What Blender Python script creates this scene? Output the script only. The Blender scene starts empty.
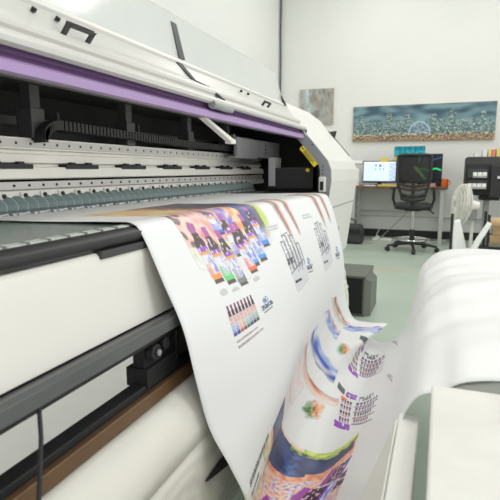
import bpy, bmesh, math, random
from mathutils import Vector, Matrix, noise
random.seed(5)
H = 0.975                       # eye height above the floor
COL = bpy.context.scene.collection
sc = bpy.context.scene

# ---------------------------------------------------------------- materials
def mat(name, c, rough=.5, metal=0, var=0, scale=8, bump=0, bscale=60, spec=None, emit=None, alpha=None, coat=0):
    m = bpy.data.materials.new(name); m.use_nodes = True
    nt = m.node_tree; b = nt.nodes['Principled BSDF']
    b.inputs['Base Color'].default_value = (*c, 1); b.inputs['Roughness'].default_value = rough
    b.inputs['Metallic'].default_value = metal
    if coat: b.inputs['Coat Weight'].default_value = coat
    if spec is not None: b.inputs['Specular IOR Level'].default_value = spec
    tc = nt.nodes.new('ShaderNodeTexCoord')
    if var:
        n = nt.nodes.new('ShaderNodeTexNoise'); n.inputs['Scale'].default_value = scale; n.inputs['Detail'].default_value = 4
        r = nt.nodes.new('ShaderNodeValToRGB')
        r.color_ramp.elements[0].position = .3; r.color_ramp.elements[1].position = .7
        r.color_ramp.elements[0].color = (*[x*(1-var) for x in c], 1); r.color_ramp.elements[1].color = (*[min(1, x*(1+var)) for x in c], 1)
        nt.links.new(tc.outputs['Object'], n.inputs['Vector']); nt.links.new(n.outputs['Fac'], r.inputs['Fac'])
        nt.links.new(r.outputs['Color'], b.inputs['Base Color'])
    if bump:
        n = nt.nodes.new('ShaderNodeTexNoise'); n.inputs['Scale'].default_value = bscale
        p = nt.nodes.new('ShaderNodeBump'); p.inputs['Strength'].default_value = bump; p.inputs['Distance'].default_value = .002
        nt.links.new(tc.outputs['Object'], n.inputs['Vector']); nt.links.new(n.outputs['Fac'], p.inputs['Height'])
        nt.links.new(p.outputs['Normal'], b.inputs['Normal'])
    if emit:
        b.inputs['Emission Color'].default_value = (*emit[0], 1); b.inputs['Emission Strength'].default_value = emit[1]
    return m
def colmat(name, rough=.5, emit=0, spec=.5):
    m = bpy.data.materials.new(name); m.use_nodes = True
    nt = m.node_tree; b = nt.nodes['Principled BSDF']; b.inputs['Roughness'].default_value = rough
    b.inputs['Specular IOR Level'].default_value = spec
    a = nt.nodes.new('ShaderNodeAttribute'); a.attribute_name = 'Col'
    nt.links.new(a.outputs['Color'], b.inputs['Base Color'])
    if emit:
        nt.links.new(a.outputs['Color'], b.inputs['Emission Color']); b.inputs['Emission Strength'].default_value = emit
    return m
M = dict(
 wall=mat('wall_paint', (.80,.80,.765), .8, var=.015, scale=1.5),
 ceil=mat('ceiling_paint', (.8,.8,.78), .9, var=.02, scale=2),
 white=mat('printer_shell', (.72,.705,.655), .42, var=.01, scale=3),
 hood=mat('hood_shell', (.575,.565,.525), .38, var=.01, scale=3),
 cream=mat('cover_panel', (.74,.725,.66), .5, var=.01, scale=4),
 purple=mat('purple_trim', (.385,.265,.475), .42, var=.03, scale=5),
 purpled=mat('purple_recess_shade', (.16,.085,.20), .5, var=.03, scale=5),  # trim purple darkened: shade of the recess put into the colour
 black=mat('matt_black', (.012,.012,.013), .55, var=.2, scale=8),
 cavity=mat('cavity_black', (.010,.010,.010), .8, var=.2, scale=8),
 dark=mat('dark_grey_steel', (.045,.047,.047), .5, var=.1, scale=6),
 roller=mat('black_platen_edge', (.012,.012,.012), .42, var=.2, scale=6),
 bar=mat('grey_bar', (.085,.088,.085), .42, var=.08, scale=9),
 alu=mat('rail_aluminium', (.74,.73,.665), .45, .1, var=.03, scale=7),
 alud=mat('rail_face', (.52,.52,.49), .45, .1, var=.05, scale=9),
 steel=mat('bare_steel', (.42,.43,.44), .38, .5, var=.06, scale=9),
 plate=mat('side_plate', (.27,.28,.29), .45, .2, var=.05, scale=9),
 teal=mat('teal_shield', (.17,.235,.225), .45, var=.08, scale=20),
 tealedge=mat('teal_edge', (.50,.58,.56), .4, var=.05),
 platebrown=mat('dull_brown_plate', (.17,.15,.12), .3, .5, var=.1),
 glass=mat('platen_glass', (.15,.19,.17), .22, var=.1, scale=30),
 slot=mat('slotted_edge', (.50,.53,.48), .5, var=.2, scale=40),
 brown=mat('brown_bar', (.155,.088,.042), .35, .3, var=.15, scale=5),
 yellow=mat('yellow_label', (.85,.66,.02), .5, var=.05, scale=40),
 tableb=mat('marbled_board', (.70,.685,.64), .6, var=.07, scale=9, bump=.3, bscale=30),
 tframe=mat('white_frame', (.76,.75,.71), .5, var=.02, scale=7),
 boxgreen=mat('cabinet_grey_green', (.125,.135,.11), .5, var=.05, scale=7),
 wood=mat('desk_wood', (.16,.085,.055), .5, var=.2, scale=12),
 leg=mat('desk_leg_grey', (.55,.55,.53), .4, .3, var=.05),
 plastic=mat('chair_black', (.018,.018,.018), .45, var=.2),
 mesh=mat('chair_mesh', (.035,.035,.036), .7, var=.2, scale=40),
 chrome=mat('chrome', (.6,.6,.6), .15, .95, var=.03),
 fanw=mat('fan_white', (.75,.74,.68), .5, var=.03),
 card=mat('cardboard', (.52,.36,.20), .8, var=.1, scale=10),
 orange=mat('orange_mug', (.85,.16,.02), .4, var=.05),
 note=mat('yellow_note', (.80,.62,.10), .7, var=.04),
 blue=mat('blue_print', (.02,.42,.58), .5, var=.25, scale=14),
 paper=mat('plain_paper', (.85,.85,.82), .7, var=.02),
 grey=mat('grey_plastic', (.30,.31,.30), .45, var=.05),
 leather=mat('bag_black', (.025,.03,.028), .45, var=.3, bump=.4),
 pink=mat('pink_paper', (.8,.25,.25), .6, var=.05), yel2=mat('yellow_paper', (.8,.7,.25), .6, var=.05),
 cable=mat('cable_grey', (.10,.11,.12), .6, var=.5, scale=40),
 base=mat('baseboard_black', (.02,.02,.02), .5, var=.1),
 dado=mat('panel_grey', (.60,.60,.575), .7, var=.02),
 sheet=colmat('printed_paper', .38), art=colmat('canvas_print', .5), screen=colmat('lit_screen', .25, .55),
 diff=mat('lamp_diffuser', (.9,.9,.88), .6, var=.01, emit=((1,.99,.96), 3.0)),
)
def floor_mat():
    m = bpy.data.materials.new('epoxy_floor'); m.use_nodes = True; nt = m.node_tree; b = nt.nodes['Principled BSDF']
    b.inputs['Roughness'].default_value = .30; b.inputs['Specular IOR Level'].default_value = .35
    tc = nt.nodes.new('ShaderNodeTexCoord')
    mp = nt.nodes.new('ShaderNodeMapping'); mp.inputs['Scale'].default_value = (.5, 2.4, 1)
    n = nt.nodes.new('ShaderNodeTexNoise'); n.inputs['Scale'].default_value = 1.3; n.inputs['Detail'].default_value = 6
    r = nt.nodes.new('ShaderNodeValToRGB'); e = r.color_ramp.elements
    e[0].position = .25; e[0].color = (.42,.50,.415,1); e[1].position = .72; e[1].color = (.55,.475,.36,1)
    k = e.new(.45); k.color = (.475,.555,.47,1); k = e.new(.60); k.color = (.49,.565,.485,1)
    nt.links.new(tc.outputs['Object'], mp.inputs['Vector']); nt.links.new(mp.outputs['Vector'], n.inputs['Vector'])
    nt.links.new(n.outputs['Fac'], r.inputs['Fac']); nt.links.new(r.outputs['Color'], b.inputs['Base Color'])
    return m
def pane_mat():
    m = bpy.data.materials.new('acrylic_pane'); m.use_nodes = True; nt = m.node_tree; b = nt.nodes['Principled BSDF']
    out = nt.nodes['Material Output']
    b.inputs['Base Color'].default_value = (.68,.70,.67,1); b.inputs['Roughness'].default_value = .12
    t = nt.nodes.new('ShaderNodeBsdfTransparent'); x = nt.nodes.new('ShaderNodeMixShader')
    tc = nt.nodes.new('ShaderNodeTexCoord'); n = nt.nodes.new('ShaderNodeTexNoise'); n.inputs['Scale'].default_value = 2.5
    mr = nt.nodes.new('ShaderNodeMapRange'); mr.inputs['To Min'].default_value = .40; mr.inputs['To Max'].default_value = .62
    nt.links.new(tc.outputs['Object'], n.inputs['Vector']); nt.links.new(n.outputs['Fac'], mr.inputs['Value'])
    nt.links.new(mr.outputs['Result'], x.inputs['Fac'])
    nt.links.new(t.outputs['BSDF'], x.inputs[1]); nt.links.new(b.outputs['BSDF'], x.inputs[2]); nt.links.new(x.outputs['Shader'], out.inputs['Surface'])
    return m
def grid_mat():      # woven cloth with a fine dotted mesh on its lower half
    m = bpy.data.materials.new('perforated_cloth'); m.use_nodes = True; nt = m.node_tree; b = nt.nodes['Principled BSDF']
    b.inputs['Roughness'].default_value = .65
    tc = nt.nodes.new('ShaderNodeTexCoord'); v = nt.nodes.new('ShaderNodeTexVoronoi'); v.inputs['Scale'].default_value = 170
    v.inputs['Randomness'].default_value = .0
    r = nt.nodes.new('ShaderNodeValToRGB'); r.color_ramp.elements[0].position = .25; r.color_ramp.elements[0].color = (.50,.48,.42,1)
    r.color_ramp.elements[1].position = .5; r.color_ramp.elements[1].color = (.70,.68,.61,1)
    nt.links.new(tc.outputs['Object'], v.inputs['Vector']); nt.links.new(v.outputs['Distance'], r.inputs['Fac']); nt.links.new(r.outputs['Color'], b.inputs['Base Color'])
    return m
def see_mat():       # open chair netting
    m = mat('chair_net', (.02,.02,.02), .7); nt = m.node_tree; b = nt.nodes['Principled BSDF']; b.inputs['Alpha'].default_value = .72
    return m
def cfabric():
    return mat('smooth_cloth', (.76,.74,.67), .55, var=.04, scale=5)
M['mesh'] = see_mat(); M['floor'] = floor_mat(); M['pane'] = pane_mat(); M['perf'] = grid_mat(); M['cloth'] = cfabric()

# ---------------------------------------------------------------- geometry helpers
def V(L, y, z): return Vector((-L, y, z + H))           # printer cross-section coordinates
class MB:
    def __init__(s): s.v = []; s.f = []; s.m = []
    def add(s, vs, fs, mi=0):
        o = len(s.v); s.v += [Vector(q) for q in vs]; s.f += [tuple(o+i for i in f) for f in fs]; s.m += [mi]*len(fs); return s
    def box(s, a, b, mi=0, rot=None, piv=None):
        (x0,y0,z0),(x1,y1,z1) = a, b
        vs = [Vector(q) for q in ((x0,y0,z0),(x1,y0,z0),(x1,y1,z0),(x0,y1,z0),(x0,y0,z1),(x1,y0,z1),(x1,y1,z1),(x0,y1,z1))]
        if rot:
            pv = Vector(piv) if piv else sum(vs, Vector())/8
            vs = [rot @ (q-pv) + pv for q in vs]
        return s.add(vs, [(0,3,2,1),(4,5,6,7),(0,1,5,4),(1,2,6,5),(2,3,7,6),(3,0,4,7)], mi)
    def prism(s, pts, y0, y1, mi=0, world=False):        # (L,z) outline run along the printer
        n = len(pts); P = (lambda a,y,b: Vector((a,y,b))) if world else V
        vs = [P(a,y0,b) for a,b in pts] + [P(a,y1,b) for a,b in pts]
        return s.add(vs, [(i,(i+1)%n,n+(i+1)%n,n+i) for i in range(n)] + [tuple(range(n-1,-1,-1)), tuple(range(n,2*n))], mi)
    def quad(s, a, b, c, d, th=.002, mi=0):              # thin plate from four corners
        a,b,c,d = map(Vector,(a,b,c,d)); n = (b-a).cross(d-a).normalized()*th
        return s.add([a,b,c,d,a+n,b+n,c+n,d+n], [(0,3,2,1),(4,5,6,7),(0,1,5,4),(1,2,6,5),(2,3,7,6),(3,0,4,7)], mi)
    def tube(s, path, r, seg=10, mi=0, cap=True):
        P = [Vector(p) for p in path]; R = r if isinstance(r,(list,tuple)) else [r]*len(P)
        up = Vector((0,0,1)); prev = None; vs = []; fs = []
        for i,p in enumerate(P):
            t = (P[min(i+1,len(P)-1)]-P[max(i-1,0)]).normalized()
            if prev is None:
                a = t.cross(up if abs(t.z)<.95 else Vector((1,0,0))).normalized()
            else: a = (prev - t*prev.dot(t)).normalized()
            prev = a; b = t.cross(a)
            for k in range(seg):
                an = 2*math.pi*k/seg; vs.append(p + (a*math.cos(an)+b*math.sin(an))*R[i])
        for i in range(len(P)-1):
            for k in range(seg):
                fs.append((i*seg+k, i*seg+(k+1)%seg, (i+1)*seg+(k+1)%seg, (i+1)*seg+k))
        if cap: fs += [tuple(range(seg-1,-1,-1)), tuple((len(P)-1)*seg+k for k in range(seg))]
        return s.add(vs, fs, mi)
    def lathe(s, prof, c=(0,0,0), seg=24, mi=0, axis=None):
        c = Vector(c); vs = []; fs = []; n = len(prof)
        q = Vector((0,0,1)).rotation_difference(Vector(axis)) if axis else None
        for k in range(seg):
            an = 2*math.pi*k/seg
            for r,z in prof:
                p = Vector((r*math.cos(an), r*math.sin(an), z)); 
                if q: p = q @ p
                vs.append(c+p)
        for k in range(seg):
            for i in range(n-1):
                fs.append((k*n+i, ((k+1)%seg)*n+i, ((k+1)%seg)*n+i+1, k*n+i+1))
        return s.add(vs, fs, mi)
    def build(s, name, mats, parent=None, smooth=False, bevel=0):
        me = bpy.data.meshes.new(name); off = Vector(parent['_loc']) if parent is not None and '_loc' in parent else Vector((0,0,0))
        me.from_pydata([v-off for v in s.v], [], s.f)
        for m in (mats if isinstance(mats,(list,tuple)) else [mats]): me.materials.append(m)
        for p,i in zip(me.polygons, s.m): p.material_index = i
        bm = bmesh.new(); bm.from_mesh(me); bmesh.ops.remove_doubles(bm, verts=bm.verts, dist=1e-6)
        bmesh.ops.recalc_face_normals(bm, faces=bm.faces); bm.to_mesh(me); bm.free()
        if smooth:
            me.polygons.foreach_set('use_smooth', [True]*len(me.polygons))
            me.set_sharp_from_angle(angle=math.radians(smooth if smooth is not True else 40))
        o = bpy.data.objects.new(name, me); COL.objects.link(o)
        if parent is not None:
            o.parent = parent; o['_loc'] = tuple(off)
        if bevel:
            b = o.modifiers.new('bevel','BEVEL'); b.width = bevel; b.segments = 2; b.limit_method = 'ANGLE'; b.angle_limit = math.radians(40)
        return o
def thing(name, loc, label, cat, group=None):
    o = bpy.data.objects.new(name, None); COL.objects.link(o); o.location = loc; o.empty_display_size = .05
    o['label'] = label; o['category'] = cat; o['_loc'] = tuple(loc)
    if group: o['group'] = group
    return o
def tag(o, label, cat, group=None, kind=None):
    o['label'] = label; o['category'] = cat
    if group: o['group'] = group
    if kind: o['kind'] = kind
    return o
def struct(o): o['kind'] = 'structure'; return o
def copy_tree(o, parent=None):
    c = o.copy(); COL.objects.link(c)
    if parent is not None: c.parent = parent
    for ch in list(o.children): copy_tree(ch, c)
    return c
def color_mesh(name, verts, faces, cols, m, parent=None, smooth=False):
    off = Vector(parent['_loc']) if parent is not None else Vector((0,0,0))
    me = bpy.data.meshes.new(name); me.from_pydata([Vector(v)-off for v in verts], [], faces); me.materials.append(m)
    at = me.color_attributes.new('Col','FLOAT_COLOR','POINT')
    flat = []
    for c in cols: flat += [c[0],c[1],c[2],1.0]
    at.data.foreach_set('color', flat)
    if smooth: me.polygons.foreach_set('use_smooth', [True]*len(me.polygons))
    o = bpy.data.objects.new(name, me); COL.objects.link(o)
    if parent is not None: o.parent = parent; o['_loc'] = tuple(off)
    return o
def canvas(name, o0, ax, ay, n, m, fn, material, parent=None):   # coloured face, o0 = top left corner
    o0, ax, ay = Vector(o0), Vector(ax), Vector(ay); vs=[]; cs=[]; fs=[]
    for j in range(m+1):
        for i in range(n+1):
            vs.append(o0+ax*(i/n)+ay*(j/m)); cs.append(fn(i/n, j/m))
    for j in range(m):
        for i in range(n):
            a=j*(n+1)+i; fs.append((a,a+n+1,a+n+2,a+1))
    return color_mesh(name, vs, fs, cs, material, parent)
def nz(x,y,z=0): return noise.noise(Vector((x,y,z)))
def mix(a,b,f): f=max(0,min(1,f)); return tuple(x*(1-f)+y*f for x,y in zip(a,b))
def srgb(r,g,b):
    f=lambda c:(c/255/12.92 if c/255<=.04045 else ((c/255+.055)/1.055)**2.4)
    return (f(r),f(g),f(b))
LAMP=22; RAIL_FILL=2.2; WORLD=.95; SIDE_FILL=55; EXPO=0.12
import bisect
def _prof():
    A=[(1.15,-.1265),(.90,-.1235),(.70,-.117),(.64,-.120),(.612,-.155),(.567,-.250),(.520,-.352),(.488,-.477),(.457,-.580),(.403,-.668),(.368,-.745),(.39,-.84),(.36,-.92),(.28,-.92),(.20,-.83),(.13,-.70),(.08,-.57),(.030,-.418),(-.02,-.384),(-.13,-.353),(-.6,-.35)]
    Bp=[(1.15,-.1265),(.90,-.1235),(.69,-.117),(.615,-.12),(.585,-.155),(.54,-.25),(.49,-.36),(.455,-.46),(.42,-.56),(.395,-.64),(.40,-.73),(.41,-.80),(.37,-.86),(.28,-.87),(.20,-.80),(.14,-.70),(.085,-.58),(.035,-.43),(-.02,-.378),(-.15,-.352),(-.6,-.35)]
    C=[(1.15,-.1265),(.90,-.1235),(.675,-.117),(.595,-.12),(.565,-.155),(.515,-.25),(.475,-.36),(.45,-.45),(.433,-.53),(.43,-.60),(.44,-.68),(.43,-.76),(.38,-.82),(.30,-.84),(.22,-.80),(.15,-.71),(.09,-.60),(.052,-.465),(-.005,-.386),(-.14,-.352),(-.6,-.35)]
    D=[(1.15,-.1265),(.90,-.1235),(.665,-.117),(.57,-.12),(.54,-.157),(.495,-.26),(.462,-.38),(.447,-.48),(.44,-.57),(.44,-.64),(.425,-.70),(.39,-.745),(.33,-.775),(.305,-.82),(.24,-.835),(.16,-.76),(.10,-.65),(.068,-.505),(.02,-.40),(-.13,-.350),(-.6,-.35)]
    E=[(1.15,-.1265),(.90,-.1235),(.66,-.117),(.55,-.119),(.515,-.16),(.478,-.27),(.447,-.40),(.435,-.50),(.43,-.605),(.41,-.69),(.375,-.75),(.30,-.762),(.212,-.765),(.285,-.83),(.24,-.853),(.17,-.81),(.10,-.70),(.082,-.54),(.045,-.412),(-.10,-.347),(-.6,-.345)]
    Y=[.95,1.3,1.7,2.1,2.5]
    rows=[]
    for k,st in enumerate((A,Bp,C,D,E)):
        r=[]
        for j,(L,z) in enumerate(st):
            y=Y[k]
            if k==0 and j>=13: y=.95-.05*min(1,(j-12)/4)
            if k==4 and j>=14: y=2.5-.13*min(1,(j-13)/4)
            if k==3 and j>=14: y=2.1-.06*min(1,(j-13)/4)
            r.append((-L,y,z))
        rows.append(r)
    return rows
_R=_prof()
def _cr(p0,p1,p2,p3,u):
    return tuple(.5*((2*b)+(c-a)*u+(2*a-5*b+4*c-d)*u*u+(3*b-a-3*c+d)*u**3) for a,b,c,d in zip(p0,p1,p2,p3))
def _spl(P,u):
    n=len(P)-1; x=max(0,min(.999999,u))*n; i=int(x); f=x-i
    e=lambda k:P[k] if 0<=k<=n else tuple(2*a-b for a,b in zip(P[0],P[1])) if k<0 else tuple(2*a-b for a,b in zip(P[n],P[n-1]))
    return _cr(e(i-1),P[i],P[i+1],e(i+2),f)
def sheet_raw(s,j):      # s 0..1 across the web, j 0..20 row parameter
    return _spl([_spl(r,j/20) for r in _R],s)
# arc length table along the middle of the web so that t is metres of print
_N=400
_T=[0.0]
_p=sheet_raw(.4,0)
for _k in range(1,_N+1):
    _q=sheet_raw(.4,20*_k/_N)
    _T.append(_T[-1]+math.dist(_p,_q)); _p=_q
TMAX=_T[-1]
def sheet_pt(s,t):       # s 0..1, t metres
    t=max(0,min(TMAX-1e-6,t)); i=bisect.bisect_right(_T,t)-1; i=min(i,_N-1)
    f=(t-_T[i])/(_T[i+1]-_T[i]); p=sheet_raw(s,20*(i+f)/_N)
    # soft folds
    w=.004*math.sin(9*t+14*s)*max(0,min(1,(t-.8)/.4))
    g=max(0,min(1,(t-1.72)/.25))*max(0,1-(t-1.72)/.9)
    w+=.016*g*math.sin(17*s-6*t)**3*min(1,s*6)*min(1,(1-s)*6)
    return (p[0],p[1],p[2]+w)
_sp = sheet_pt
def sheet_pt(s,t):
    p = _sp(s,t); return (p[0],p[1],p[2]+H)
# ================================================================ ROOM
Y1 = 7.6
struct(MB().box((-2.4,-2.5,-.1),(3.6,Y1,0)).build('floor', M['floor']))
struct(MB().box((-2.4,Y1,-.1),(3.6,Y1+.12,4.0)).build('wall_back', M['wall']))
struct(MB().box((-2.52,-2.5,-.1),(-2.4,Y1+.12,4.0)).build('wall_left', M['wall']))
struct(MB().box((-2.52,-2.5,4.0),(3.6,Y1+.12,4.1)).build('ceiling', M['ceil']))
struct(MB().box((-2.4,Y1-.018,0),(3.6,Y1-.0005,.11)).build('baseboard_back', M['base'], bevel=.003))
struct(MB().box((-2.4,Y1-.03,.30),(3.6,Y1-.0005,.315)).build('trim_1', M['dado'], bevel=.003))
# ceiling lamps above the frame; last two added to brighten floor under the printer
for x,y,e in ((1.3,-1.2,1),(1.6,1.4,.8),(.6,4.0,1),(1.6,6.0,1),(-.8,6.0,1),(-1.9,.8,.75),(-1.9,2.6,.6)):
    ld = bpy.data.lights.new('ceiling_lamp_and_fill','AREA'); ld.shape='RECTANGLE'; ld.size=.6; ld.size_y=1.3; ld.energy=LAMP*e; ld.color=(1,.985,.955)
    lo = bpy.data.objects.new('ceiling_lamp_and_fill', ld); COL.objects.link(lo); lo.location=(x,y,3.95)

ld = bpy.data.lights.new('side_fill','AREA'); ld.shape='RECTANGLE'; ld.size=5; ld.size_y=1.8; ld.energy=SIDE_FILL; ld.color=(.96,.985,1)  # added fill from the right to brighten the rails, no window built
lo = bpy.data.objects.new('side_fill', ld); COL.objects.link(lo); lo.location=(3.55,1.5,1.5); lo.rotation_euler=(0,math.radians(90),0)

ld = bpy.data.lights.new('rail_fill','AREA'); ld.shape='RECTANGLE'; ld.size=.04; ld.size_y=3.0; ld.energy=RAIL_FILL; ld.color=(1,.98,.92)  # added strip light under the hood, no fixture, lifts rails and platen
lo = bpy.data.objects.new('rail_fill', ld); COL.objects.link(lo); lo.location=(-.80,1.75,H+.195); lo.rotation_euler=(0,math.radians(38),0)

# ================================================================ PRINTER
YA, YB = .18, 2.65
pr = thing('large_format_printer', (-1.0,1.6,0), 'very long white wide format printer with purple trimmed open front and teal pinch roller shields', 'printer')
# --- hood
hood = MB().prism([(.700,.208),(.689,.213),(.688,.222),(.698,.231),(.712,.234),(.724,.238),(.727,.246),(.722,.252),(.723,.260),(.732,.270),(.748,.276),(.762,.284),(.772,.296),(.790,.322),(.800,.333),
   (1.10,.40),(1.36,.40),(1.36,.385),(1.12,.385),(.83,.300),(.74,.222),(.712,.212)], YA, YB+.02).build('hood', M['hood'], pr, smooth=25)
MB().prism([(.698,.166),(.697,.183),(.704,.189),(.716,.192),(.74,.2),(.74,.172),(.716,.164)], YA, YB+.02).build('purple_trim', M['purple'], pr, smooth=30)
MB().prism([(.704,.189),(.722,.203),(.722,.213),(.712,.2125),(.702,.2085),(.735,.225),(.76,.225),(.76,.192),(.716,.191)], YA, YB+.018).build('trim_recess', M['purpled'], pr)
MB().prism([(.716,.1645),(.74,.175),(.83,.235),(1.05,.245),(1.05,.24),(.84,.228),(.735,.164)], YA, YB).build('hood_lining', M['dark'], pr)
MB().prism([(.695,.160),(.69,.18),(.69,.213),(.70,.225),(.73,.225),(.745,.18)], YB+.02, YB+.035).build('trim_end_cap', M['black'], pr, bevel=.003)
# lip seam
MB().prism([(.799,.333),(.795,.338),(.800,.347),(.812,.350),(.816,.34)], YA, YB+.02).build('window_rail', M['white'], pr, smooth=30)
w = MB().prism([(.803,.345),(.812,.350),(.856,.502),(.850,.505)], YA, YB-.03).build('raised_window', M['pane'], pr, bevel=.001)
# end clip of window, bands
MB().prism([(.797,.335),(.79,.342),(.815,.388),(.824,.384)], YB-.045, YB-.02).build('window_clip', M['black'], pr)
mb = MB()
mb.quad(V(.8035,1.478,.352), V(.8035,1.515,.352), V(.842,1.532,.470), V(.842,1.498,.470), .004)
mb.build('window_strap', M['dark'], pr)
mb = MB()
mb.quad(V(.798,1.452,.336), V(.798,1.492,.336), V(.757,1.505,.286), V(.757,1.480,.286), .003)
mb.tube([V(.757,1.495,.284),V(.735,1.56,.270),V(.715,1.60,.245)], .0018, 6)
mb.quad(V(.738,1.55,.270), V(.736,1.585,.270), V(.705,1.625,.236), V(.709,1.60,.238), .004)
mb.build('strap_lower', M['black'], pr)
mb = MB(); mb.tube([V(.692,1.50,.205),V(.692,1.60,.203)], .0115, 14); mb.tube([V(.692,1.60,.203),V(.692,1.645,.2025)], .0095, 14)
mb.tube([V(.692,1.485,.205),V(.692,1.50,.205)], .0135, 14)
mb.build('latch_cylinder', M['grey'], pr, smooth=True)
# handle
def handle(yc, w, Lb, zb, Lt, zt, name):
    m_ = MB(); t = .011
    def P(y,f,o): 
        L = Lb+(Lt-Lb)*f - .0065*o; z = zb+(zt-zb)*f - .005*o
        return V(L,y,z)
    def bar(ya,fa,yb,fb):
        a=[P(ya,fa,0),P(yb,fa,0),P(yb,fb,0),P(ya,fb,0)]; b=[P(ya,fa,1),P(yb,fa,1),P(yb,fb,1),P(ya,fb,1)]
        m_.add(a+b, [(0,3,2,1),(4,5,6,7),(0,1,5,4),(1,2,6,5),(2,3,7,6),(3,0,4,7)])
    bar(yc-w/2,0,yc-w/2+t,1); bar(yc+w/2-t,0,yc+w/2,1); bar(yc-w/2,.75,yc+w/2,1)
    return m_.build(name, M['dark'], pr, bevel=.0015)
handle(.930,.088,.762,.277,.740,.303,'hood_handle')
handle(2.175,.085,.762,.277,.742,.300,'hood_handle')
MB().quad(V(.7505,.875,.2715),V(.7505,.985,.2715),V(.7445,.985,.2685),V(.7445,.875,.2685),.0008).build('handle_plate', M['grey'], pr)
for y in (.838,.905,1.954,2.033):
    MB().tube([V(.781,y,.313),V(.776,y,.319)], .0055, 12).build('screw_hole', M['black'], pr)
# folding arm below the trim
mb = MB().quad(V(.715,1.455,.170),V(.715,1.49,.170),V(.715,1.735,.108),V(.715,1.70,.100),.022)
mb.box(V(.712,1.690,.094),V(.738,1.735,.110)); mb.build('stay_arm', M['alu'], pr, bevel=.002)
mb = MB(); mb.tube([V(.726,1.700,.104),V(.726,1.700,.123)], .0085, 10); mb.build('arm_screw', M['dark'], pr, smooth=True)
MB().tube([V(.726,1.738,.110),V(.726,1.742,.128)], .0085, 10).build('arm_screw', M['dark'], pr, smooth=True)
# --- inside
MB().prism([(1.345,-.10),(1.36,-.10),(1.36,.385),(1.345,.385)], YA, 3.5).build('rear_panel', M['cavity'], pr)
MB().prism([(1.27,.09),(1.34,.09),(1.34,.176),(1.27,.168)], YA, 3.4).build('inner_beam', M['dark'], pr)
MB().prism([(1.05,.238),(1.18,.255),(1.34,.255),(1.34,.27),(1.05,.25)], YA, 3.4).build('inner_ceiling', M['dark'], pr)
for y in (.60,1.20,1.69,2.2,2.68):
    MB().box(V(1.21,y,.095),V(1.15,y+.055,.185)).box(V(1.20,y+.01,.185),V(1.16,y+.05,.262)).box(V(1.16,y+.055,.135),V(1.15,y+.07,.15)).build('beam_post', M['dark'], pr, bevel=.002)
for y in (.86,1.47,1.98):
    MB().tube([V(1.29,y,.165),V(1.29,y,.20)],.007,8).build('beam_peg', M['dark'], pr)
# cable chain
mb = MB(); n = 90
for i in range(n):
    f = i/n
    if f < .10:
        a = math.pi*(1-f/.10)*.5; y = 1.22-.0+.06*(1-math.sin(a)); y = 1.29-.07*math.sin(a); z = .098+.042*math.cos(a)
    else:
        y = 1.29+(f-.10)*1.75; z = .140-.018*min(1,(f-.1)/.5)
    mb.box(V(1.19,y-.0065,z-.016),V(1.115,y+.0065,z+.012)); mb.box(V(1.185,y-.011,z-.012),V(1.12,y+.011,z+.008))
mb.build('cable_chain', M['black'], pr)
# --- rail beam
YR = 3.3
MB().prism([(1.17,.096),(1.165,.0945),(1.165,.062),(1.18,.058),(1.182,.050),(1.172,.046),(1.170,.022),(1.185,.017),(1.185,.010),(1.155,.008),(1.150,-.024),(1.165,-.028),(1.28,-.028),(1.28,.096)], YA, YR).build('rail_beam', M['alu'], pr, smooth=20)
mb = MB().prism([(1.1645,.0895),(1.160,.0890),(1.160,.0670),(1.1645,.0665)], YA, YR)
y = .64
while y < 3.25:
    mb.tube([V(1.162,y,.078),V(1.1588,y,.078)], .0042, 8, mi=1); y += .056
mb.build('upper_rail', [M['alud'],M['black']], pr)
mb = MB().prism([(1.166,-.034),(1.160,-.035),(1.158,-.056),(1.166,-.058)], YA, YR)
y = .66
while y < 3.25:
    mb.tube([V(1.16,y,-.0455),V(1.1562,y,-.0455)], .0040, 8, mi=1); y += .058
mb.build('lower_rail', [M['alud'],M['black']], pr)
y = .41; k = 0
while y < 3.0:
    MB().box(V(1.186,y,.0035),V(1.150,y+.165,.0175)).box(V(1.17,y+.03,.0175),V(1.155,y+.05,.025)).box(V(1.17,y+.115,.0175),V(1.155,y+.135,.025)).build('rail_slot', M['black'], pr)
    y += .31
MB().prism([(1.165,-.058),(1.150,-.061),(1.150,-.090),(1.20,-.090),(1.20,-.058)], YA, YR).build('clamp_rail', M['white'], pr)
# --- pinch clamps and their shields
clamp = None; sh = None
def shield_mesh(y0):
    m_ = MB(); prof = [(1.146,-.074),(1.128,-.082),(1.114,-.097),(1.112,-.112),(1.122,-.1255)]; n=len(prof)
    th=.0035; vs=[]
    for i,(L,z) in enumerate(prof):
        f=.007*math.sin(math.pi*i/(n-1)); tw=.022
        for o in (0,th):
            for yy,dl in ((y0+.000+f,tw),(y0+.0325+f,.0),(y0+.0355+f,.0015)): vs.append(V(L+dl+o,yy,z))
    fs=[];mi=[]
    for i in range(n-1):
        a=i*6;b=a+6
        fs+=[(a,a+1,b+1,b),(a+1,a+2,b+2,b+1),(a+3,b+3,b+4,a+4),(a+4,b+4,b+5,a+5),(a,b,b+3,a+3),(a+2,a+5,b+5,b+2)]
        mi+=[0,1,0,0,0,1]
    e=(n-1)*6; fs+=[(0,3,4,1),(1,4,5,2),(e,e+1,e+4,e+3),(e+1,e+2,e+5,e+4)]; mi+=[0]*4
    for f_,k in zip(fs,mi): m_.f.append(f_); m_.m.append(k)
    m_.v=[Vector(v) for v in vs]
    return m_
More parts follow.
